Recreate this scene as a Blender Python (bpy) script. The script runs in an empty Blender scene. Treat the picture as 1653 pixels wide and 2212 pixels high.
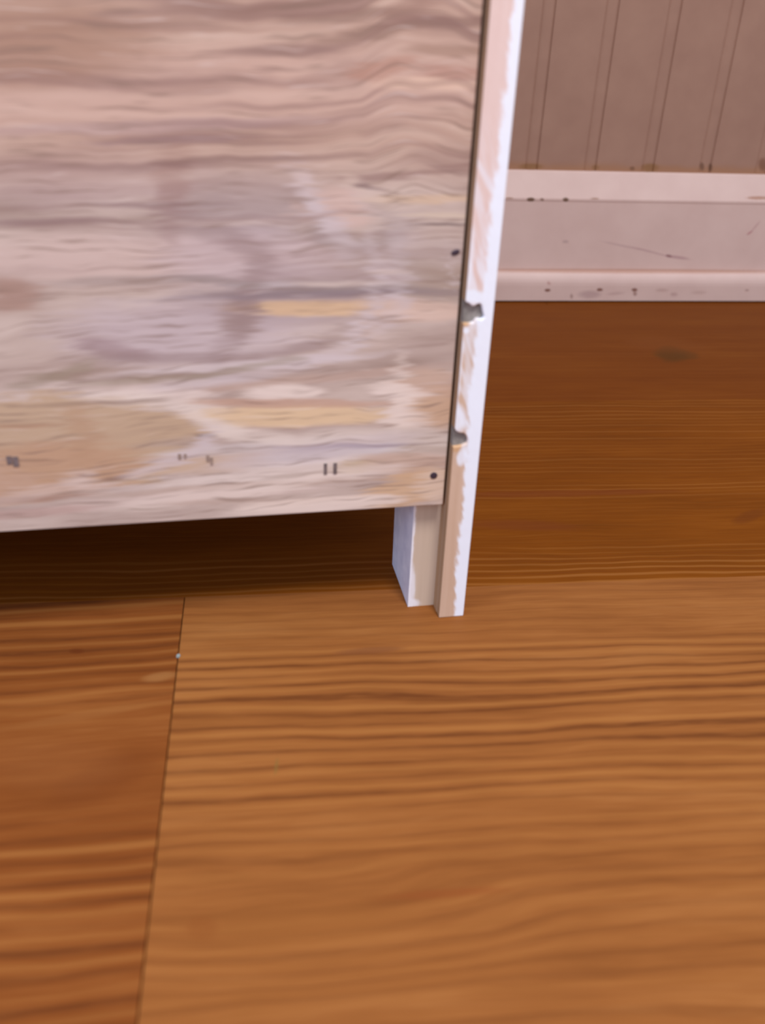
import bpy, bmesh, math, random
from mathutils import Vector, Matrix

# ------------------------------------------------------------------ camera, world, light, exposure
S = bpy.context.scene
H = 0.21                                   # eye height above the floor
F_PX, PITCH, ROLL, YAW = 2003.06, 0.51914, 0.04369, 0.14115
W_PX, H_PX = 1653, 2212

def rz(v, a):
    c, s = math.cos(a), math.sin(a)
    return Vector((c*v[0]-s*v[1], s*v[0]+c*v[1], v[2]))
_f = Vector((0, math.cos(PITCH), -math.sin(PITCH)))
_r = Vector((1, 0, 0)); _u = _r.cross(_f)
CAM_R = rz(_r*math.cos(ROLL)+_u*math.sin(ROLL), -YAW)
CAM_U = rz(-_r*math.sin(ROLL)+_u*math.cos(ROLL), -YAW)
CAM_F = rz(_f, -YAW)
cd = bpy.data.cameras.new('camera'); cam = bpy.data.objects.new('camera', cd)
S.collection.objects.link(cam); S.camera = cam
cam.matrix_world = Matrix(((CAM_R.x, CAM_U.x, -CAM_F.x, 0), (CAM_R.y, CAM_U.y, -CAM_F.y, 0),
                           (CAM_R.z, CAM_U.z, -CAM_F.z, H), (0, 0, 0, 1)))
cd.sensor_fit = 'VERTICAL'; cd.sensor_height = 36; cd.sensor_width = 27
cd.lens = F_PX/H_PX*36; cd.clip_start = 0.005
cd.dof.use_dof = True; cd.dof.focus_distance = 0.44; cd.dof.aperture_fstop = cd.lens/3.6

wd = bpy.data.worlds.new('room_light'); S.world = wd; wd.use_nodes = True
wd.node_tree.nodes['Background'].inputs[0].default_value = (0.76, 0.86, 1.0, 1)
wd.node_tree.nodes['Background'].inputs[1].default_value = 0.72

def area(name, loc, target, size, power, color, shape='DISK', sy=None):
    l = bpy.data.lights.new(name, 'AREA'); l.shape = shape; l.size = size
    if sy: l.size_y = sy
    l.energy = power; l.color = color
    o = bpy.data.objects.new(name, l); S.collection.objects.link(o); o.location = loc
    o.rotation_euler = (Vector(target)-Vector(loc)).to_track_quat('-Z', 'Y').to_euler()
    return o
area('overhead_lamp_light', (0.17, -0.20, 1.15), (0.10, 0.3, 0), 0.30, 13.0, (1.0, 0.985, 0.97))  # unseen overhead lamp, placed low to add falloff across the scene
area('window_light', (-2.6, -1.7, 1.3), (0, 0.3, 0.1), 1.2, 40, (0.66, 0.75, 1.0), 'RECTANGLE', 1.5)

vs = S.view_settings
vs.view_transform = 'Standard'; vs.look = 'None'; vs.gamma = 1; vs.use_curve_mapping = False
vs.exposure = 0.0

# ------------------------------------------------------------------ pixel helpers and layout
def ray(x, y):
    return CAM_F + CAM_R*((x-W_PX/2)/F_PX) - CAM_U*((y-H_PX/2)/F_PX)
def px_floor(x, y):
    d = ray(x, y); t = -H/d.z; p = d*t
    return p.x, p.y
BASE_Y = 0.6808                           # front of the shoe moulding
FACE_Y = BASE_Y+0.008
WALL_Y = BASE_Y+0.018
def px_wall(Y):
    def m(x, y):
        d = ray(x, y); t = Y/d.y
        return d.x*t, H+d.z*t
    return m
CORNER = Vector((0.07324, 0.2824, 0)); CYAW = 0.0708
AX = rz((1, 0, 0), CYAW); AY = rz((0, 1, 0), CYAW)
STRIP_W, RABBET, BOARD_W, FOOT_D, PLY_Z, PLY_T = 0.00975, 0.0088, 0.01997, 0.0317, 0.0478, 0.0052
def px_cab(depth):
    def m(x, y):
        d = ray(x, y); o = Vector((0, 0, H)); t = (CORNER+AY*depth-o).dot(AY)/d.dot(AY)
        p = o+d*t
        return (p-CORNER).dot(AX), p.z
    return m

# ------------------------------------------------------------------ node helpers
def lin(c):
    return tuple(((v/255)/12.92 if v/255 <= 0.04045 else ((v/255+0.055)/1.055)**2.4) for v in c)+(1,)

class NT:
    def __init__(s, name, rough=0.6, spec=0.3):
        s.m = bpy.data.materials.new(name); s.m.use_nodes = True
        s.t = s.m.node_tree; s.b = s.t.nodes['Principled BSDF']
        s.b.inputs['Roughness'].default_value = rough
        s.b.inputs['Specular IOR Level'].default_value = spec
    def new(s, k): return s.t.nodes.new(k)
    def put(s, sock, v):
        if hasattr(v, 'is_output'): s.t.links.new(v, sock)
        else: sock.default_value = v
    def math(s, op, a, b=0.0, c=0.0, clamp=False):
        n = s.new('ShaderNodeMath'); n.operation = op; n.use_clamp = clamp
        s.put(n.inputs[0], a); s.put(n.inputs[1], b); s.put(n.inputs[2], c); return n.outputs[0]
    def add(s, a, b): return s.math('ADD', a, b)
    def mul(s, a, b): return s.math('MULTIPLY', a, b)
    def mad(s, a, b, c): return s.math('MULTIPLY_ADD', a, b, c)
    def step(s, x, a, b, lo=0.0, hi=1.0):
        n = s.new('ShaderNodeMapRange'); n.interpolation_type = 'SMOOTHSTEP'
        s.put(n.inputs[0], x); n.inputs[1].default_value = a; n.inputs[2].default_value = b
        n.inputs[3].default_value = lo; n.inputs[4].default_value = hi; return n.outputs[0]
    def mix(s, f, a, b, mode='MIX'):
        n = s.new('ShaderNodeMix'); n.data_type = 'RGBA'; n.blend_type = mode
        s.put(n.inputs[0], f); s.put(n.inputs[6], a); s.put(n.inputs[7], b); return n.outputs[2]
    def xyz(s, obj=True):
        if obj:
            n = s.new('ShaderNodeTexCoord'); o = n.outputs['Object']
        else:
            n = s.new('ShaderNodeNewGeometry'); o = n.outputs['Position']
        q = s.new('ShaderNodeSeparateXYZ'); s.t.links.new(o, q.inputs[0]); return q.outputs
    def vec(s, x, y, z=0.0):
        n = s.new('ShaderNodeCombineXYZ'); s.put(n.inputs[0], x); s.put(n.inputs[1], y); s.put(n.inputs[2], z)
        return n.outputs[0]
    def noise(s, v, scale=1.0, detail=2.0, rough=0.5, dist=0.0):
        n = s.new('ShaderNodeTexNoise'); n.noise_dimensions = '3D'; s.put(n.inputs['Vector'], v)
        n.inputs['Scale'].default_value = scale; n.inputs['Detail'].default_value = detail
        n.inputs['Roughness'].default_value = rough; n.inputs['Distortion'].default_value = dist
        return n.outputs[0]
    def ramp(s, f, stops, interp='LINEAR'):
        n = s.new('ShaderNodeValToRGB'); n.color_ramp.interpolation = interp; s.put(n.inputs[0], f)
        e = n.color_ramp.elements
        while len(e) < len(stops): e.new(0.5)
        for q, (p, c) in zip(e, stops): q.position = p; q.color = c if len(c) == 4 else lin(c)
        return n.outputs[0]
    def uv(s, U, V):
        key = (U.as_pointer(), V.as_pointer())
        if not hasattr(s, 'uvs'): s.uvs = {}
        if key not in s.uvs: s.uvs[key] = s.vec(U, V, 1.0)
        return s.uvs[key]
    def blob(s, U, V, mapf, x, y, rx, ry, rot=0, soft=0.3, strength=1.0, wob=None):
        """mask of an ellipse given in photograph pixels, mapped onto the surface by mapf"""
        c, n = math.cos(math.radians(rot)), math.sin(math.radians(rot))
        u0, v0 = mapf(x, y)
        ua, va = mapf(x+rx*c, y+rx*n); ub, vb = mapf(x-ry*n, y+ry*c)
        M = Matrix(((ua-u0, ub-u0), (va-v0, vb-v0))).inverted()
        uv_ = s.uv(U, V); pq = []
        for r in (0, 1):
            dn = s.new('ShaderNodeVectorMath'); dn.operation = 'DOT_PRODUCT'; s.t.links.new(uv_, dn.inputs[0])
            dn.inputs[1].default_value = (M[r][0], M[r][1], -M[r][0]*u0-M[r][1]*v0); pq.append(dn.outputs['Value'])
        d = s.mad(pq[0], pq[0], s.mad(pq[1], pq[1], 0.0 if wob is None else wob))   # squared distance
        return s.step(d, (1+soft)**2, (1-soft)**2, 0.0, strength)
    def blobs(s, col, U, V, mapf, items, wob=None):
        for it in items:
            x, y, rx, ry, rot, c, st, so = it
            col = s.mix(s.blob(U, V, mapf, x, y, rx, ry, rot, so, st, wob), col, lin(c))
        return col
    def out(s, col, bump=None, bs=0.2, bd=0.001):
        s.put(s.b.inputs['Base Color'], col)
        if bump is not None:
            n = s.new('ShaderNodeBump'); n.inputs['Strength'].default_value = bs
            n.inputs['Distance'].default_value = bd; s.put(n.inputs['Height'], bump)
            s.t.links.new(n.outputs[0], s.b.inputs['Normal'])
        return s.m

# ------------------------------------------------------------------ materials
def mat_oak(name, zones, period, tilt, seed, base=((112, 60, 24), (150, 86, 36), (176, 106, 50)),
            wav=0.003, marks=(), bends=(), dark=(86, 44, 22), strength=0.68, rough=0.55):
    """printed oak laminate: zones = [(room y, stripe amount), ...]"""
    n = NT(name, rough, 0.05); x, y, z = n.xyz(False)
    w1 = n.noise(n.vec(n.mul(x, 7.0), n.mul(y, 22.0), seed), 1, 2, 0.5)
    w2 = n.noise(n.vec(n.mul(x, 40.0), n.mul(y, 60.0), seed+3), 1, 1, 0.5)
    g = n.mad(x, -tilt, y)
    g = n.add(g, n.mad(w1, wav*4, -wav*2)); g = n.add(g, n.mad(w2, wav*0.5, -wav*0.25))
    for (bx, by, rx, ry, amp) in bends:
        g = n.mad(n.blob(x, y, px_floor, bx, by, rx, ry, 0, 0.95), amp, g)
    ln = n.noise(n.vec(n.mul(g, 1.1/period), n.mul(x, 2.0), seed+7), 1, 1.5, 0.55)
    ph = n.noise(n.vec(n.mul(x, 4.0), n.mul(y, 40.0), seed+29), 1, 2, 0.5)
    sn = n.mad(n.math('SINE', n.mad(g, 2*math.pi/period, n.mul(ph, 7.0))), 0.5, 0.5)
    line = n.mad(sn, 0.50, n.mad(ln, 0.9, -0.20))
    st = n.step(line, 0.46, 0.16)                     # dark early-wood lines
    rag = n.noise(n.vec(n.mul(x, 60), n.mul(g, 900), seed+11), 1, 2, 0.6)
    st = n.mul(st, n.step(rag, 0.28, 0.62, 0.45, 1.0))
    lo, hi = zones[0][0], zones[-1][0]
    amt = n.ramp(n.math('DIVIDE', n.add(y, -lo), hi-lo, clamp=True),
                 [((q-lo)/(hi-lo), (a, a, a, 1)) for q, a in zones])
    big = n.noise(n.vec(n.mul(x, 9), n.mul(g, 45), seed+17), 1, 3, 0.55)
    fine = n.noise(n.vec(n.mul(x, 45), n.mul(g, 1100), seed+23), 1, 2, 0.6)
    tone = n.add(n.mul(big, 0.62), n.mul(fine, 0.38))
    col = n.ramp(tone, [(0.30, base[0]), (0.50, base[1]), (0.68, base[2])])
    lightline = n.mul(n.step(line, 0.56, 0.85), amt)
    col = n.mix(n.mul(lightline, 0.45), col, lin((166, 110, 58)))
    col = n.mix(n.mul(n.mul(st, amt), strength), col, lin(dark))
    wob = n.mad(n.noise(n.vec(n.mul(x, 60), n.mul(y, 200), seed), 1, 2), 1.7, -0.85)
    col = n.blobs(col, x, y, px_floor, marks, wob)
    return n.out(col, fine, 0.05, 0.0004)

def mat_ply():
    n = NT('plywood', 0.72, 0.2); x, y, z = n.xyz(True)
    m = px_cab(RABBET-PLY_T)
    w1 = n.noise(n.vec(n.mul(x, 14), n.mul(z, 26), 1.3), 1, 2, 0.5)
    w2 = n.noise(n.vec(n.mul(x, 70), n.mul(z, 60), 4.1), 1, 1, 0.5)
    g = n.add(z, n.mad(w1, 0.012, -0.006)); g = n.add(g, n.mad(w2, 0.003, -0.0015))
    g = n.mad(x, -0.05, g)
    for (bx, by, rx, ry, amp) in [(905, 130, 70, 190, 0.0042), (985, 190, 70, 120, -0.002), (620, 120, 260, 120, -0.0022)]:
        g = n.mad(n.blob(x, z, m, bx, by, rx, ry, 0, 0.95), -amp, g)
    line = n.noise(n.vec(n.mul(g, 260), n.mul(x, 9), 2.0), 1, 1.5, 0.5)
    patch = n.noise(n.vec(n.mul(x, 16), n.mul(g, 75), 9.0), 1, 3, 0.5)
    streak = n.noise(n.vec(n.mul(x, 42), n.mul(g, 900), 5.0), 1, 2, 0.6)
    top = n.step(z, 0.150, 0.172)
    # body tone: mottled pink-grey
    col = n.ramp(patch, [(0.28, (166, 142, 132)), (0.42, (184, 161, 152)), (0.55, (196, 174, 164)), (0.70, (212, 192, 182))])
    wob = n.mad(n.noise(n.vec(n.mul(x, 60), n.mul(z, 420), 3.0), 1, 3, 0.6), 1.7, -0.85)
    fe = n.noise(n.vec(n.mul(x, 12), n.mul(z, 1100), 8.0), 1, 2, 0.6)
    fw = n.noise(n.vec(n.mul(x, 45), n.mul(z, 45), 6.0), 1, 2, 0.5)
    xf = n.add(x, n.mad(fe, 0.022, -0.011)); zf = n.add(z, n.mad(fw, 0.003, -0.0015))
    G, L, T, C, P, B = (168, 148, 148), (204, 188, 190), (194, 164, 136), (224, 204, 196), (212, 182, 172), (150, 122, 116)
    items = [
        # middle: grey and pink clouds
        (530, 430, 150, 70, 0, G, .7, .5), (470, 520, 190, 30, 0, (158, 138, 138), .6, .5),
        (300, 560, 340, 48, 0, (214, 188, 180), .7, .6), (20, 640, 70, 34, 0, (166, 130, 116), .7, .4),
        (200, 380, 190, 60, 0, (178, 152, 152), .6, .6),
        (540, 560, 150, 60, 0, (206, 186, 190), .55, .6), (400, 720, 230, 62, 0, (200, 182, 186), .8, .5),
        (700, 640, 260, 60, 0, (172, 152, 156), .5, .6), (860, 590, 45, 95, 10, (204, 186, 186), .55, .6),
        (720, 450, 75, 42, 0, P, .8, .35), (655, 400, 17, 75, -32, L, .65, .5), (720, 505, 26, 70, -38, L, .6, .5),
        (800, 435, 20, 60, -48, (206, 186, 182), .55, .5), (850, 510, 22, 60, -15, (170, 150, 144), .5, .6),
        (372, 410, 30, 95, 4, (160, 130, 126), .75, .5), (378, 322, 42, 15, 0, (138, 110, 110), .75, .5),
        (385, 357, 30, 6, 0, (138, 112, 114), .7, .5),
        (940, 600, 75, 60, 0, (168, 146, 132), .7, .5), (960, 545, 60, 30, 0, (196, 176, 172), .5, .5),
        (840, 630, 210, 8, 0, (150, 130, 128), .7, .5), (640, 634, 190, 11, 0, (146, 128, 130), .75, .4),
        (560, 614, 80, 6, 0, (222, 206, 210), .8, .4), (830, 587, 30, 4, 0, (224, 206, 204), .8, .4),
        (830, 616, 40, 4, 0, (224, 206, 204), .8, .4),
        (690, 668, 170, 16, 0, (222, 186, 148), .85, .35), (900, 672, 120, 22, 0, (218, 188, 172), .8, .4),
        (800, 700, 30, 50, 0, (206, 182, 172), .5, .5), (520, 690, 40, 40, 0, (160, 134, 126), .6, .5),
        (930, 430, 130, 9, 0, (212, 182, 156), .8, .4), (800, 402, 28, 6, 8, (122, 102, 104), .85, .5),
        (850, 425, 30, 6, 30, (140, 116, 104), .6, .5), (955, 484, 60, 3, -1, (120, 100, 98), .8, .5),
        (960, 465, 60, 5, 0, (214, 192, 172), .6, .5),
        (875, 374, 135, 5, -3, (122, 94, 96), .8, .5), (1000, 356, 60, 5, -3, (122, 94, 96), .7, .5), (800, 385, 80, 4, 0, (124, 96, 98), .7, .5),
        (330, 443, 140, 5, 0, (140, 116, 116), .5, .6), (110, 480, 160, 7, 0, (140, 112, 112), .6, .6),
        # arch of dark and light bands
        (240, 752, 80, 16, 12, (150, 120, 122), .5, .5), (420, 772, 170, 9, 1, (152, 128, 126), .4, .5),
        (620, 762, 150, 10, -13, (158, 134, 132), .4, .5), (520, 790, 260, 10, -5, (214, 198, 198), .75, .5),
        (380, 815, 170, 8, -1, (150, 124, 112), .7, .5), (120, 818, 90, 9, -12, (144, 120, 104), .6, .5),
        (640, 822, 300, 9, -6, (194, 164, 150), .6, .5),
        # lower third: tan islands with cream borders
        (190, 955, 330, 118, 0, (212, 192, 184), .85, .2), (600, 950, 340, 60, 0, (194, 168, 156), .7, .4),
        (330, 853, 120, 14, 2, C, .85, .3), (610, 848, 80, 13, -1, C, .95, .2), (470, 905, 70, 26, 28, (222, 204, 194), .8, .35),
        (190, 950, 275, 92, 3, T, .9, .1), (60, 1020, 250, 60, -4, (192, 152, 124), .8, .25),
        (180, 935, 25, 60, 0, (184, 146, 118), .5, .6),
        (650, 898, 200, 22, 0, (224, 192, 156), .9, .3), (640, 872, 200, 9, 1, (196, 158, 138), .8, .4),
        (860, 850, 52, 17, 0, C, .95, .25), (868, 895, 34, 42, -8, (224, 202, 190), .9, .3),
        (945, 880, 55, 42, 0, (206, 168, 138), .8, .35), (930, 830, 70, 30, 0, (200, 166, 146), .7, .4),
        (900, 955, 110, 28, 0, (206, 188, 178), .8, .4), (620, 945, 250, 16, -3, (178, 156, 148), .7, .4),
        (560, 965, 200, 14, -5, (212, 198, 196), .7, .4),
        (690, 985, 190, 15, -6, (214, 204, 206), .7, .4), (760, 968, 130, 5, -4, (158, 142, 156), .6, .5),
        (640, 1020, 250, 22, -7, (226, 208, 200), .8, .35), (440, 1003, 130, 20, -4, (204, 176, 156), .7, .4),
        (770, 1008, 55, 13, -3, (196, 170, 142), .85, .3), (560, 1048, 320, 7, -4, (186, 158, 144), .6, .5),
        (880, 1000, 90, 22, 0, (196, 164, 146), .8, .4), (880, 1058, 100, 34, -18, (208, 170, 136), .85, .3),
        (945, 1050, 40, 34, 0, (218, 190, 170), .8, .4),
        (700, 1086, 170, 13, -4, (226, 204, 192), .9, .25), (400, 1075, 260, 10, -4, (214, 190, 182), .7, .4),
        (180, 1045, 40, 22, 20, (212, 188, 178), .6, .5), (180, 1027, 22, 3, 0, (128, 96, 90), .6, .5), (260, 1030, 30, 4, -10, (128, 100, 92), .6, .5),
        (60, 1080, 120, 6, -3, (160, 124, 110), .6, .5), (60, 1110, 150, 9, -4, (192, 158, 150), .6, .5),
        (450, 939, 18, 4, 0, (110, 92, 84), .7, .5), (60, 993, 70, 3, 0, (150, 118, 100), .6, .5), (20, 920, 120, 3, -2, (176, 136, 112), .6, .5),
        (992, 271, 5, 8, 0, (225, 210, 206), .9, .3)]
    K = 1145/1653                      # the strokes below were read off a 1145 px wide crop
    def stroke(pts, w, c, st, so):
        r = []
        for (xa, ya), (xb, yb) in zip(pts, pts[1:]):
            L = math.hypot(xb-xa, yb-ya)
            r.append(((xa+xb)/2*K, (ya+yb)/2*K, (L*0.56+w)*K, w*K, math.degrees(math.atan2(yb-ya, xb-xa)), c, st, so))
        return r
    LV, CR, GB, OL = (210, 194, 196), (228, 208, 198), (156, 132, 130), (158, 140, 122)
    for pts, w, c, st, so in [
        ([(500, 690), (620, 700), (740, 745), (820, 810), (780, 910), (760, 1000), (700, 1080)], 26, GB, .45, .7),
        ([(950, 640), (1000, 730), (1150, 765), (1250, 720)], 20, (160, 140, 136), .5, .7),
        ([(870, 480), (940, 560), (970, 640), (1010, 700), (1110, 760)], 13, LV, .55, .6),
        ([(1040, 520), (1120, 590), (1200, 640), (1290, 640)], 11, (212, 190, 178), .55, .6),
        ([(1160, 770), (1165, 900), (1140, 1000), (1090, 1080), (960, 1130), (700, 1185), (520, 1205)], 15, LV, .6, .6),
        ([(1240, 760), (1245, 920), (1200, 1010)], 20, LV, .45, .7),
        ([(280, 1070), (330, 1108), (450, 1120), (700, 1115), (900, 1090), (1000, 1068), (1090, 1020)], 11, GB, .32, .6),
        ([(80, 1195), (200, 1162), (280, 1130)], 12, OL, .6, .6), ([(330, 1192), (600, 1178), (750, 1150), (900, 1120)], 8, OL, .6, .6),
        ([(240, 882), (600, 870), (760, 885), (1240, 898)], 11, (150, 134, 130), .55, .6), ([(640, 930), (1150, 915)], 7, (142, 126, 132), .6, .6),
        ([(960, 886), (1150, 886)], 6, CR, .7, .5), ([(1150, 852), (1240, 852)], 6, CR, .6, .5), ([(560, 700), (860, 690)], 6, (222, 200, 192), .5, .6),
        ([(290, 1242), (450, 1242), (570, 1270), (650, 1318), (720, 1345), (900, 1372), (1180, 1352)], 17, (226, 208, 198), .7, .5),
        ([(655, 1350), (640, 1390), (560, 1430), (430, 1470)], 15, LV, .7, .5),
        ([(130, 1262), (320, 1255), (500, 1248)], 5, (150, 124, 110), .6, .6), ([(0, 1325), (120, 1318)], 4, (168, 134, 112), .6, .6),
        ([(785, 1226), (900, 1222), (975, 1222)], 17, CR, .85, .35),
        ([(1185, 1212), (1300, 1226)], 16, CR, .9, .35), ([(1240, 1170), (1242, 1300), (1310, 1312)], 22, CR, .75, .45),
        ([(750, 1442), (1000, 1412), (1230, 1372)], 20, LV, .6, .5), ([(900, 1395), (1200, 1390)], 5, (160, 144, 160), .5, .6),
        ([(430, 1572), (800, 1530), (1000, 1482), (1200, 1462)], 16, CR, .7, .5),
        ([(760, 1602), (1000, 1582), (1190, 1562)], 17, CR, .85, .4),
        ([(270, 1480), (240, 1512), (0, 1562)], 13, (216, 192, 182), .6, .5),
        ([(860, 1490), (1010, 1470)], 5, (158, 136, 124), .5, .6), ([(560, 1570), (800, 1562)], 5, (176, 146, 132), .5, .6),
        ([(1270, 1415), (1290, 1395), (1400, 1400)], 8, (176, 152, 138), .5, .6), ([(1400, 800), (1408, 878), (1440, 880)], 5, LV, .5, .6)]:
        items += stroke(pts, w*1.15, c, st*0.85, min(.8, so+.15))
    col = n.blobs(col, xf, zf, m, items, wob)
    # upper third: wavy growth rings over a warmer tone, lens vignetting painted in
    tc = n.ramp(line, [(0.28, (150, 116, 102)), (0.42, (172, 138, 124)), (0.52, (190, 156, 140)), (0.62, (200, 168, 152)), (0.74, (210, 180, 164))])
    band = n.blob(x, z, m, 520, 190, 640, 75, -2, 0.6, 0.5)
    tc = n.mix(band, tc, lin((214, 178, 164)))
    tc = n.mix(n.mul(n.step(patch, 0.5, 0.36), 0.45), tc, lin((150, 116, 108)))
    tl = n.blobs(tc, xf, zf, m, [
        (740, 34, 130, 13, -4, (136, 102, 90), .7, .5), (960, 48, 110, 12, -4, (134, 100, 90), .7, .5), (900, 20, 60, 20, -40, (150, 112, 100), .5, .6),
        (600, 108, 120, 11, -3, (146, 114, 106), .7, .5), (180, 62, 110, 8, 2, (138, 106, 98), .6, .5), (820, 70, 110, 14, -10, (146, 114, 100), .7, .5),
        (70, 90, 210, 75, 0, (166, 127, 106), .75, .7), (970, 110, 80, 12, 0, (150, 114, 96), .6, .5), (260, 30, 60, 7, 0, (140, 110, 104), .5, .5),  # first patch: brown wood, deepened to carry lens vignetting
        (820, 148, 60, 18, -12, (178, 128, 108), .6, .5), (970, 158, 60, 14, 0, (176, 128, 112), .6, .5), (930, 182, 110, 11, 2, (226, 190, 168), .7, .5),
        (600, 150, 40, 6, 0, (140, 108, 100), .5, .5),
        (330, 272, 330, 12, -2, (176, 146, 144), .6, .6), (360, 300, 150, 8, -2, (146, 116, 118), .6, .5)], wob)
    rings = n.mul(n.step(line, 0.49, 0.38), n.step(z, 0.120, 0.165, 0.2, 0.3))
    col = n.mix(n.mul(top, 0.9), col, tl)
    col = n.mix(n.mul(rings, n.step(z, 0.100, 0.150, 0.3, 1)), col, lin((140, 108, 104)))
    col = n.mix(n.mul(n.step(streak, 0.46, 0.30), 0.6), col, lin((140, 114, 102)))
    col = n.mix(n.mul(n.step(streak, 0.60, 0.72), 0.35), col, lin((226, 206, 200)))
    return n.out(col, streak, 0.12, 0.0004)

def mat_strip():
    """raw pine end of the board with white paint smeared over from its outer face"""
    n = NT('pine_edge_with_paint', 0.6, 0.3); x, y, z = n.xyz(True)
    wood = n.noise(n.vec(n.mul(x, 400), n.mul(z, 14), 2.0), 1, 2, 0.5)
    low = n.ramp(wood, [(0.3, (202, 168, 144)), (0.7, (212, 180, 158))])
    high = n.ramp(wood, [(0.3, (224, 194, 186)), (0.7, (230, 204, 198))])
    col = n.mix(n.step(z, 0.105, 0.135), low, high)
    white = lin((240, 243, 255))
    # brush smears running down and across
    d1 = n.add(n.mul(x, 300), n.mul(z, 120)); d2 = n.add(n.mul(x, 60), n.mul(z, -30))
    sm = n.noise(n.vec(d1, d2, 0.5), 1, 2, 0.5)
    rag = n.noise(n.vec(n.mul(x, 300), n.add(n.mul(z, 260), n.mul(x, 260)), 7.0), 1, 3, 0.55)
    thr = n.ramp(n.math('DIVIDE', z, 0.21, clamp=True),
                 [(0.0, (.33,)*3+(1,)), (0.12, (.37,)*3+(1,)), (0.24, (.40,)*3+(1,)), (0.36, (.45,)*3+(1,)), (0.45, (.52,)*3+(1,)),
                  (0.60, (.38,)*3+(1,)), (0.75, (.32,)*3+(1,)), (1.0, (.26,)*3+(1,))])
    xn = n.math('DIVIDE', x, -STRIP_W)                  # 0 at the outer corner, 1 at the rabbet
    e = n.add(n.add(n.add(thr, 0.06), n.mul(xn, -1)), n.mad(rag, 0.34, -0.17))
    e = n.add(e, n.mad(sm, 0.30, -0.15))
    col = n.mix(n.step(e, -0.10, 0.08, 0, 0.97), col, white)
    wz = n.mul(n.step(z, 0.076, 0.082), n.step(z, 0.19, 0.13))
    col = n.mix(n.mul(n.mul(n.step(sm, 0.42, 0.62), wz), 0.6), col, white)
    m = px_cab(0.0)
    wob = n.mad(rag, 1.7, -0.85)
    wp = (240, 243, 255)
    col = n.blobs(col, x, z, m, [(1020, 640, 26, 14, 8, wp, .95, .3), (985, 905, 20, 26, 0, wp, .8, .5), (1008, 714, 6, 7, 0, wp, .9, .3),
        (998, 700, 16, 5, 0, (196, 150, 100), .8, .4), (985, 968, 18, 8, 0, (204, 160, 118), .8, .4), (992, 800, 5, 60, 5, wp, .6, .5), (1018, 560, 5, 60, 5, wp, .5, .5),
        (1075, 420, 5, 45, 25, wp, .5, .5), (1050, 385, 6, 40, -25, wp, .45, .5),
        (1000, 984, 10, 20, 20, wp, .8, .4), (1036, 696, 7, 6, 0, wp, .95, .3),
        (993, 1326, 9, 9, 0, wp, .9, .4)], wob)
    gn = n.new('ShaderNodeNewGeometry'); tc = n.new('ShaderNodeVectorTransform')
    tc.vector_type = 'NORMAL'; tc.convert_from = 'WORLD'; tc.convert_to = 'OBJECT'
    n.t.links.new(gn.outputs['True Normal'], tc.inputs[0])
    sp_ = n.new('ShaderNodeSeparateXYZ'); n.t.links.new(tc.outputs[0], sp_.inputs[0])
    col = n.mix(n.mul(n.math('LESS_THAN', sp_.outputs[0], -0.5), n.math('LESS_THAN', x, -STRIP_W*0.96)), col, lin((164, 132, 102)))  # sawn cheek, browned past its wood tone to carry the rabbet's shade
    return n.out(col, rag, 0.15, 0.0005)

def mat_foot():
    n = NT('raw_pine', 0.65, 0.25); x, y, z = n.xyz(True)
    g = n.noise(n.vec(n.mul(x, 500), n.mul(z, 16), 3.0), 1, 2, 0.5)
    col = n.ramp(g, [(0.3, (200, 177, 157)), (0.7, (207, 185, 166))])
    rag = n.noise(n.vec(n.mul(x, 500), n.mul(z, 200), 1.0), 1, 3, 0.6)
    white = lin((240, 236, 244))
    # paint that ran round from the inner face and collects at the lower corner
    e = n.add(n.mad(x, -1000, -BOARD_W*1000+0.9), n.mad(rag, 1.6, -0.8))
    col = n.mix(n.step(e, -0.3, 0.4, 0, .9), col, white)
    m = px_cab(RABBET)
    col = n.blobs(col, x, z, m, [(884, 1302, 22, 9, 0, (240, 236, 244), .9, .4), (888, 1270, 8, 40, 3, (240, 236, 244), .8, .5)], n.mad(rag, 1.5, -.75))
    # faces that are not the sawn rear edge carry the white paint
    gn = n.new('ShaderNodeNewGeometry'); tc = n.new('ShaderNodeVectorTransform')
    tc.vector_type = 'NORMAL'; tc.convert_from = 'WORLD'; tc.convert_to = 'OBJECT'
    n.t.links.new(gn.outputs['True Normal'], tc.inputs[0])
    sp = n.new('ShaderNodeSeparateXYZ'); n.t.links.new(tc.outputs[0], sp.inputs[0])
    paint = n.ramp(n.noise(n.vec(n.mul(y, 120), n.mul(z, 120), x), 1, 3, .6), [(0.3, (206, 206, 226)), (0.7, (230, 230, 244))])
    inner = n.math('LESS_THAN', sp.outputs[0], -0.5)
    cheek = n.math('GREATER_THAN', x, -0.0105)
    pm = n.mul(inner, n.add(1.0, n.mul(cheek, -1)))
    pm = n.math('MAXIMUM', pm, n.math('GREATER_THAN', sp.outputs[0], 0.5))
    col = n.mix(pm, col, paint)
    col = n.mix(n.mul(inner, cheek), col, lin((164, 132, 102)))  # rabbet cheek: raw wood with its shade painted in
    return n.out(col, g, 0.08, 0.0004)

def mat_plain(name, c, rough=0.6, spec=0.3, vary=0.06, sc=60):
    n = NT(name, rough, spec); x, y, z = n.xyz(True)
    f = n.noise(n.vec(x, y, z), sc, 3, 0.55)
    d = tuple(max(0, v*(1-vary)) for v in c); l = tuple(min(255, v*(1+vary)) for v in c)
    return n.out(n.ramp(f, [(0.3, d), (0.7, l)]), f, 0.08, 0.0005)

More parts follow.
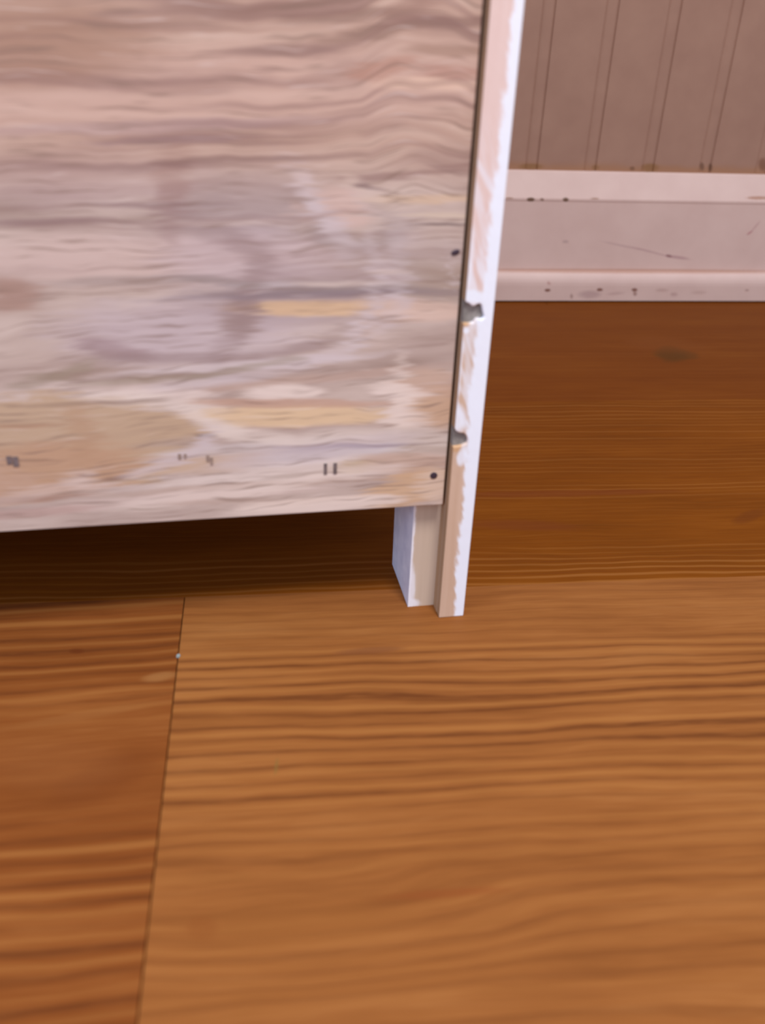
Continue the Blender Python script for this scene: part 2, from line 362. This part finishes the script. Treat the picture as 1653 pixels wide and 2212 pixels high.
def mat_wall():
    n = NT('wall_paint', 0.6, 0.25); x, y, z = n.xyz(False)
    f = n.noise(n.vec(x, y, z), 45, 3, 0.55)
    col = n.ramp(f, [(0.3, (156, 120, 105)), (0.7, (163, 127, 111))])
    m = px_wall(WALL_Y); O = (138, 100, 66)
    # yellowed dust line along the top of the baseboard, darker in the grooves
    e = n.noise(n.vec(n.mul(x, 30), n.mul(z, 60), 0), 1, 3)
    dust = n.mul(n.step(n.add(z, n.mad(e, -0.008, 0.004)), 0.1015, 0.0955), 0.6)
    col = n.mix(dust, col, lin((158, 112, 78)))
    col = n.blobs(col, x, z, m, [(1147, 360, 22, 6, 0, O, .8, .5), (1287, 362, 8, 5, 0, O, .6, .5), (1366, 364, 5, 4, 0, (120, 84, 64), .8, .5), (1405, 362, 16, 8, 0, O, .8, .5),
        (1517, 360, 4, 8, 0, (112, 80, 64), .8, .5), (1535, 362, 4, 8, 0, (112, 80, 64), .8, .5), (1648, 355, 8, 12, 0, (120, 80, 60), .7, .5)])
    return n.out(col, f, 0.06, 0.0004)

def mat_base():
    n = NT('baseboard_paint', 0.55, 0.3); x, y, z = n.xyz(False)
    f = n.noise(n.vec(x, y, z), 40, 3, 0.55)
    col = n.ramp(f, [(0.3, (208, 178, 171)), (0.7, (214, 185, 178))])
    m = px_wall(FACE_Y); m0 = px_wall(BASE_Y); D = (96, 66, 40); wob = n.mad(n.noise(n.vec(x, y, z), 900, 2), 1.5, -.75)
    col = n.blobs(col, x, z, m, [(1147, 431, 8, 4, 0, D, .9, .4), (1171, 431, 4, 3, 0, (130, 96, 84), .8, .4), (1222, 431, 6, 4, 0, D, .9, .4),
        (1285, 429, 8, 2, 0, (150, 108, 84), .6, .5), (1100, 428, 8, 2, 0, (150, 108, 84), .6, .5), (1640, 428, 22, 3, 0, (162, 112, 84), .7, .5),
        (1350, 532, 45, 2, 12, (180, 146, 146), .5, .5), (1410, 545, 40, 2, 15, (176, 138, 140), .5, .5), (1465, 556, 22, 3, 8, (170, 130, 134), .6, .5),
        (1445, 553, 6, 3, 10, (136, 92, 96), .7, .4), (1620, 503, 7, 2, -35, (176, 116, 120), .7, .5), (1632, 490, 14, 2, -50, (184, 140, 140), .5, .5),
        (1222, 522, 6, 3, 0, (160, 130, 130), .5, .5), (1360, 584, 320, 3, .3, (176, 128, 104), .55, .5)], wob)
    col = n.blobs(col, x, z, m0, [(1183, 627, 6, 3, 0, (118, 70, 56), .9, .4), (1186, 612, 3, 4, -40, (176, 128, 120), .6, .5), (1296, 626, 6, 3, 0, (118, 70, 56), .9, .4),
        (1371, 626, 6, 3, 0, (118, 70, 56), .9, .4), (1372, 634, 4, 5, 0, (130, 86, 74), .6, .4), (1274, 636, 20, 7, 0, (166, 134, 134), .55, .6), (1235, 640, 3, 5, 0, (140, 104, 98), .6, .4),
        (1330, 634, 16, 3, -6, (180, 144, 140), .5, .5), (1430, 627, 12, 3, 0, (176, 140, 132), .5, .5), (1456, 636, 7, 4, 0, (176, 140, 136), .6, .5), (1510, 632, 14, 3, 0, (184, 148, 140), .5, .5), (1614, 627, 4, 2, 0, (150, 106, 96), .6, .5)], wob)
    return n.out(col, f, 0.05, 0.0004)

# ------------------------------------------------------------------ mesh helpers
def link(name, bm, mat, parent=None, smooth=False, bevel=0.0):
    bmesh.ops.recalc_face_normals(bm, faces=bm.faces)
    me = bpy.data.meshes.new(name); bm.to_mesh(me); bm.free()
    me.materials.append(mat)
    if smooth:
        for p in me.polygons: p.use_smooth = True
    o = bpy.data.objects.new(name, me); S.collection.objects.link(o)
    if parent: o.parent = parent
    if bevel:
        b = o.modifiers.new('bevel', 'BEVEL'); b.width = bevel; b.segments = 2; b.limit_method = 'ANGLE'
    return o
def box(bm, x0, x1, y0, y1, z0, z1):
    v = [bm.verts.new((x, y, z)) for x in (x0, x1) for y in (y0, y1) for z in (z0, z1)]
    for f in ((0, 1, 3, 2), (4, 6, 7, 5), (0, 4, 5, 1), (2, 3, 7, 6), (0, 2, 6, 4), (1, 5, 7, 3)):
        bm.faces.new([v[i] for i in f])
def prism(bm, pts, axis, a, b):
    """extrude the outline pts (2D) from a to b along axis; the other two axes keep their order"""
    def P(p, t):
        return {'x': (t, p[0], p[1]), 'y': (p[0], t, p[1]), 'z': (p[0], p[1], t)}[axis]
    A = [bm.verts.new(P(p, a)) for p in pts]; B = [bm.verts.new(P(p, b)) for p in pts]
    bm.faces.new(A); bm.faces.new(B[::-1])
    for i in range(len(pts)):
        j = (i+1) % len(pts); bm.faces.new((A[i], B[i], B[j], A[j]))
def struct(o):
    o['kind'] = 'structure'; return o
def tag(o, label, cat, group=None):
    o['label'] = label; o['category'] = cat
    if group: o['group'] = group
    return o

# ------------------------------------------------------------------ floor: laminate planks
ROW0, ROWW, JOINT_X, PLANK_L = 0.302, 0.1865, -0.0331, 1.2
sub = mat_plain('subfloor', (70, 40, 20))
bm = bmesh.new(); box(bm, -2.6, 2.6, -1.75, ROW0+3*ROWW, -0.03, -0.0085)
floor = struct(link('floor', bm, sub))
O0 = ((104, 54, 11), (117, 62, 13), (128, 71, 18))
m_fr = mat_oak('oak_print_striped', [(0.13, .35), (0.165, .4), (0.188, .5), (0.2, 1), (0.262, 1), (0.27, .4), (0.303, .25)], 0.0058, -0.022, 3.0,
               base=((124, 73, 35), (142, 87, 44), (156, 101, 55)),
               marks=[(597, 1655, 3, 16, 8, (120, 96, 50), .6, .4), (640, 1995, 210, 42, -3, (140, 86, 42), .45, .5), (435, 2005, 30, 24, 0, (128, 72, 34), .4, .5), (800, 1405, 60, 6, -4, (120, 72, 44), .6, .5),
                      (960, 1930, 110, 8, -4, (132, 70, 34), .5, .6)],
               bends=[(640, 1990, 320, 95, 0.006)])
m_fl = mat_oak('oak_print_bold', [(0.13, 1), (0.188, 1), (0.196, .2), (0.232, .1), (0.242, .8), (0.255, 1), (0.305, 1)], 0.0072, 0.03, 12.0,
               base=((112, 60, 25), (127, 71, 32), (142, 86, 43)),
               marks=[(225, 1680, 90, 34, -25, (110, 58, 26), .5, .7), (110, 1650, 120, 45, 0, (140, 86, 48), .25, .7), (185, 1545, 150, 8, -10, (150, 98, 54), .3, .6), (345, 1462, 30, 8, -8, (160, 112, 66), .5, .6),
                      (165, 1407, 14, 5, 0, (96, 46, 20), .7, .5)])
m_mid = mat_oak('oak_print_fine', [(0.302, .9), (0.322, .7), (0.332, .1), (0.37, .15), (0.379, .55), (0.388, .3), (0.42, .35), (0.473, .5)], 0.0042, -0.015, 21.0,
                base=O0, strength=0.5, dark=(104, 52, 20),
                marks=[(1200, 1066, 220, 6, -1, (110, 54, 24), .6, .5), (1130, 1135, 100, 9, 2, (112, 56, 26), .5, .6), (1620, 1115, 30, 10, -20, (96, 48, 18), .5, .6)])
m_back = mat_oak('oak_print_smooth', [(0.47, .1), (0.56, .15), (0.69, .1)], 0.006, 0.0, 33.0,
                 base=((106, 53, 13), (114, 59, 16), (121, 66, 19)),
                 strength=0.4, marks=[(1450, 765, 30, 14, 5, (88, 54, 20), .85, .5), (1480, 766, 26, 8, 8, (92, 56, 22), .7, .5), (1440, 745, 70, 14, 5, (120, 66, 28), .4, .6)])
m_a = mat_oak('oak_print_plain', [(-1, .5), (0.5, .6), (1, .5)], 0.006, 0.0, 51.0)
rows = [(k, ROW0+k*ROWW) for k in range(-11, 3)]
rnd = random.Random(4)
GAP = 0.00003
pm = bmesh.new()                           # one plank mesh shared by all planks
prism(pm, [(GAP, -0.008), (ROWW-GAP, -0.008), (ROWW-GAP, -0.0001), (ROWW-GAP-0.0001, 0), (GAP+0.0001, 0), (GAP, -0.0001)], 'x', 0.0002, PLANK_L-0.0002)
bmesh.ops.recalc_face_normals(pm, faces=pm.faces)
pme = bpy.data.meshes.new('plank'); pm.to_mesh(pme); pm.free(); pme.materials.append(m_a)
for k, y0 in rows:
    off = {-1: JOINT_X, 0: -0.47, 1: -0.78, -2: -0.37}.get(k, rnd.uniform(-1.1, 0))
    for j in range(-2, 3):
        x0 = off+j*PLANK_L
        if x0 > 2.5 or x0+PLANK_L < -2.5: continue
        o = bpy.data.objects.new('plank', pme); S.collection.objects.link(o); o.parent = floor
        o.location = (x0, y0, 0)
        mm = {(-1, 0): m_fr, (-1, -1): m_fl}.get((k, j)) or {0: m_mid, 1: m_back, 2: m_back}.get(k)
        if mm:
            o.material_slots[0].link = 'OBJECT'; o.material_slots[0].material = mm

# ------------------------------------------------------------------ back wall: beadboard, baseboard
wm = mat_wall()
bm = bmesh.new(); box(bm, -2.6, 2.6, WALL_Y+0.006, WALL_Y+0.09, 0, 2.45)
wall = struct(link('wall_back', bm, wm))
BP, GX = 0.0447, 0.2027                    # board pitch, room x of one joint
prof = [(0, .006), (0, .0010), (.0006, 0), (.0356, 0), (.0363, .0007), (.0371, .0002), (.0386, -.0001), (.0410, -.0002), (.0430, .0001), (.0441, .0005), (.0447, .0010), (.0447, .006)]
bb = bmesh.new(); prism(bb, prof, 'z', 0.0, 2.3)
bmesh.ops.recalc_face_normals(bb, faces=bb.faces)
bme = bpy.data.meshes.new('bead_board'); bb.to_mesh(bme); bb.free(); bme.materials.append(wm)
k = int((-2.5-GX)/BP)
while GX+(k+1)*BP < 2.55:
    o = bpy.data.objects.new('bead_board', bme); S.collection.objects.link(o); o.parent = wall
    o.location = (GX+k*BP, WALL_Y, 0.08); k += 1

bmat = mat_base()
bm = bmesh.new()
prism(bm, [(FACE_Y, 0.0016), (FACE_Y, 0.0735), (FACE_Y-0.0003, 0.0745), (FACE_Y-0.0003, 0.0758), (WALL_Y-0.0030, 0.0930), (WALL_Y-0.0010, 0.0940), (WALL_Y+0.001, 0.0940), (WALL_Y+0.001, 0.0016)], 'x', -2.5, 2.5)
base = struct(link('baseboard_back', bm, bmat))
bm = bmesh.new()
R = 0.0085
arc = [(FACE_Y, 0.0226), (FACE_Y-0.0020, 0.0226)]
for a in range(1, 7):
    t = a/6*math.pi/2
    arc.append((BASE_Y+0.006*(1-math.sin(t)), 0.0130+0.0094*math.cos(t)))
prism(bm, arc+[(BASE_Y, 0.0013), (FACE_Y, 0.0013)], 'x', -2.5, 2.5)
sh = link('shoe_molding', bm, bmat, base)

# ------------------------------------------------------------------ the bookcase seen from behind
ply, strip, foot = mat_ply(), mat_strip(), mat_foot()
white = mat_plain('white_paint', (232, 230, 240), 0.5, 0.35, 0.03)
grey = mat_plain('grey_patch', (132, 126, 122), 0.75, 0.2, 0.14, 300)
dark = mat_plain('dark_metal', (62, 48, 60), 0.5, 0.4, 0.1, 400)
CW, CD, CH = 0.56, 0.26, 0.74
case = bpy.data.objects.new('bookcase', None); S.collection.objects.link(case)
case.location = CORNER; case.rotation_euler = (0, 0, CYAW)
tag(case, 'wooden bookcase showing its raw plywood back, white-edged side board standing on the oak floor', 'bookcase')

SK = 0.0042                                 # depth of the chipped notches in the rear edge
def side_outline(y0):
    f = RABBET+FOOT_D
    return [(y0, 0), (f-0.0012, 0), (f, 0.052), (f+0.02, 0.066), (CD-f-0.02, 0.066), (CD-f, 0.052), (CD-f+0.0012, 0), (CD, 0), (CD, CH-0.019), (y0, CH-0.019)]
def side(mirror):
    bm = bmesh.new()
    prism(bm, side_outline(SK), 'x', -STRIP_W, 0)
    prism(bm, side_outline(RABBET), 'x', -BOARD_W, -STRIP_W)
    if mirror: bmesh.ops.transform(bm, matrix=Matrix.Translation((-CW, 0, 0)) @ Matrix.Scale(-1, 4, (1, 0, 0)), verts=bm.verts)
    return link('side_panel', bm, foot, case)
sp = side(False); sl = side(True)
m0 = px_cab(0.0)
def notch(pts):
    return [m0(*p) for p in pts]
n1 = notch([(1003, 699), (1014, 699), (1024, 697), (1027, 691), (1033, 688), (1041, 691), (1047, 685), (1044, 673), (1042, 661), (1037, 656), (1030, 658), (1026, 662), (1020, 661), (1014, 656), (1006, 652)])
n2 = notch([(978, 966), (988, 965), (999, 963), (1009, 958), (1011, 950), (1008, 942), (1002, 936), (995, 936), (990, 934), (985, 931), (978, 926)])
W = -STRIP_W
out = [(0, 0), (0, CH-0.019), (W, CH-0.019)]
out += [(W, n1[-1][1])]+n1[::-1][1:-1]+[(W, n1[0][1])]
out += [(W, n2[-1][1])]+n2[::-1][1:-1]+[(W, n2[0][1])]
out += [(W, 0)]
bm = bmesh.new(); prism(bm, out, 'y', 0, SK)
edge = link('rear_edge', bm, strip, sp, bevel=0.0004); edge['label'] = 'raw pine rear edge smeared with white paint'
bm = bmesh.new(); prism(bm, [(-CW, 0), (-CW+STRIP_W, 0), (-CW+STRIP_W, CH-0.019), (-CW, CH-0.019)], 'y', 0, SK)
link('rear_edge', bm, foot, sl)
for nn in (n1, n2):                        # rough grey patch in the bottom of each notch
    xs = [p[0] for p in nn]; zs = [p[1] for p in nn]
    cx, cz = sum(xs)/len(xs), sum(zs)/len(zs)
    pts = [(max(W+0.0001, cx+(p[0]-cx)*1.04), cz+(p[1]-cz)*1.04) for p in nn]
    bm = bmesh.new(); prism(bm, pts, 'y', 0.0014, SK+0.0004)
    link('notch_patch', bm, grey, edge)['label'] = 'rough dark grey patch in a chipped notch'

bm = bmesh.new(); box(bm, -CW+STRIP_W+0.0008, W-0.0010, RABBET-PLY_T, RABBET, PLY_Z, CH-0.019)
back = link('back_panel', bm, ply, case, bevel=0.0003); back['label'] = 'unpainted plywood back panel with wavy grain'
pmat = mat_plain('shelf_paint', (214, 210, 216), 0.5, 0.35, 0.03)
for nm, z0, z1, y0, y1, xa, xb in (('bottom_shelf', .070, .088, RABBET, CD, -CW+BOARD_W, -BOARD_W), ('shelf', .390, .408, RABBET, CD, -CW+BOARD_W, -BOARD_W), ('top_board', CH-.019, CH, -.004, CD+.012, -CW-.012, .012)):
    bm = bmesh.new(); box(bm, xa, xb, y0, y1, z0, z1); link(nm, bm, pmat, case, bevel=0.001)

mp = px_cab(RABBET-PLY_T)
def disc(name, x, y, rx, ry, rot=0):
    u, z = mp(x, y); u1, _ = mp(x+rx, y); _, z1 = mp(x, y+ry)
    a, b = abs(u1-u), abs(z1-z); c, s = math.cos(rot), math.sin(rot); Y = RABBET-PLY_T
    bm = bmesh.new(); N = 14
    rings = []
    for (k, yy) in ((1.0, Y+0.0004), (0.95, Y-0.00025), (0.55, Y-0.0004)):
        rings.append([bm.verts.new((u+k*(a*math.cos(t)*c-b*math.sin(t)*s), yy, z+k*(a*math.cos(t)*s+b*math.sin(t)*c))) for t in [2*math.pi*i/N for i in range(N)]])
    for A, B in zip(rings, rings[1:]):
        for i in range(N): bm.faces.new((A[i], A[(i+1) % N], B[(i+1) % N], B[i]))
    bm.faces.new(rings[-1]); bm.faces.new(rings[0][::-1])
    return link(name, bm, dark, back)
disc('nail', 937, 1027, 8, 7); disc('nail', 984, 545, 10, 6, 0.35)
smat = mat_plain('dull_staple', (112, 98, 98), 0.5, 0.4, 0.15, 500)
faint = mat_plain('faint_staple', (150, 128, 118), 0.6, 0.3, 0.1, 500)
def staple(legs, mt):
    bm = bmesh.new(); Y = RABBET-PLY_T
    for (x, y, w, h) in legs:
        u0, z0 = mp(x-w/2, y+h/2); u1, z1 = mp(x+w/2, y-h/2); box(bm, u0, u1, Y-0.0002, Y+0.0005, z0, z1)
    return link('staple', bm, mt, back)
staple([(703, 1013, 7, 24), (724, 1012, 8, 24)], smat)
staple([(20, 994, 8, 18), (34, 997, 9, 22)], smat)
staple([(388, 986, 6, 12), (400, 985, 5, 10)], faint)
staple([(449, 990, 6, 14), (457, 996, 5, 16)], faint)

# ------------------------------------------------------------------ a small flake on the floor joint
fx, fy = px_floor(385, 1418)
bm = bmesh.new()
prism(bm, [(fx-.0006, fy-.0007), (fx+.0004, fy-.0009), (fx+.0008, fy+.0001), (fx+.0003, fy+.0011), (fx-.0005, fy+.0006)], 'z', 0.00002, 0.0004)
fl = link('paint_flake', bm, mat_plain('flake_paint', (150, 160, 160), 0.5, 0.3, 0.1, 900))
tag(fl, 'tiny pale paint flake lying on the joint between two floor planks', 'flake')
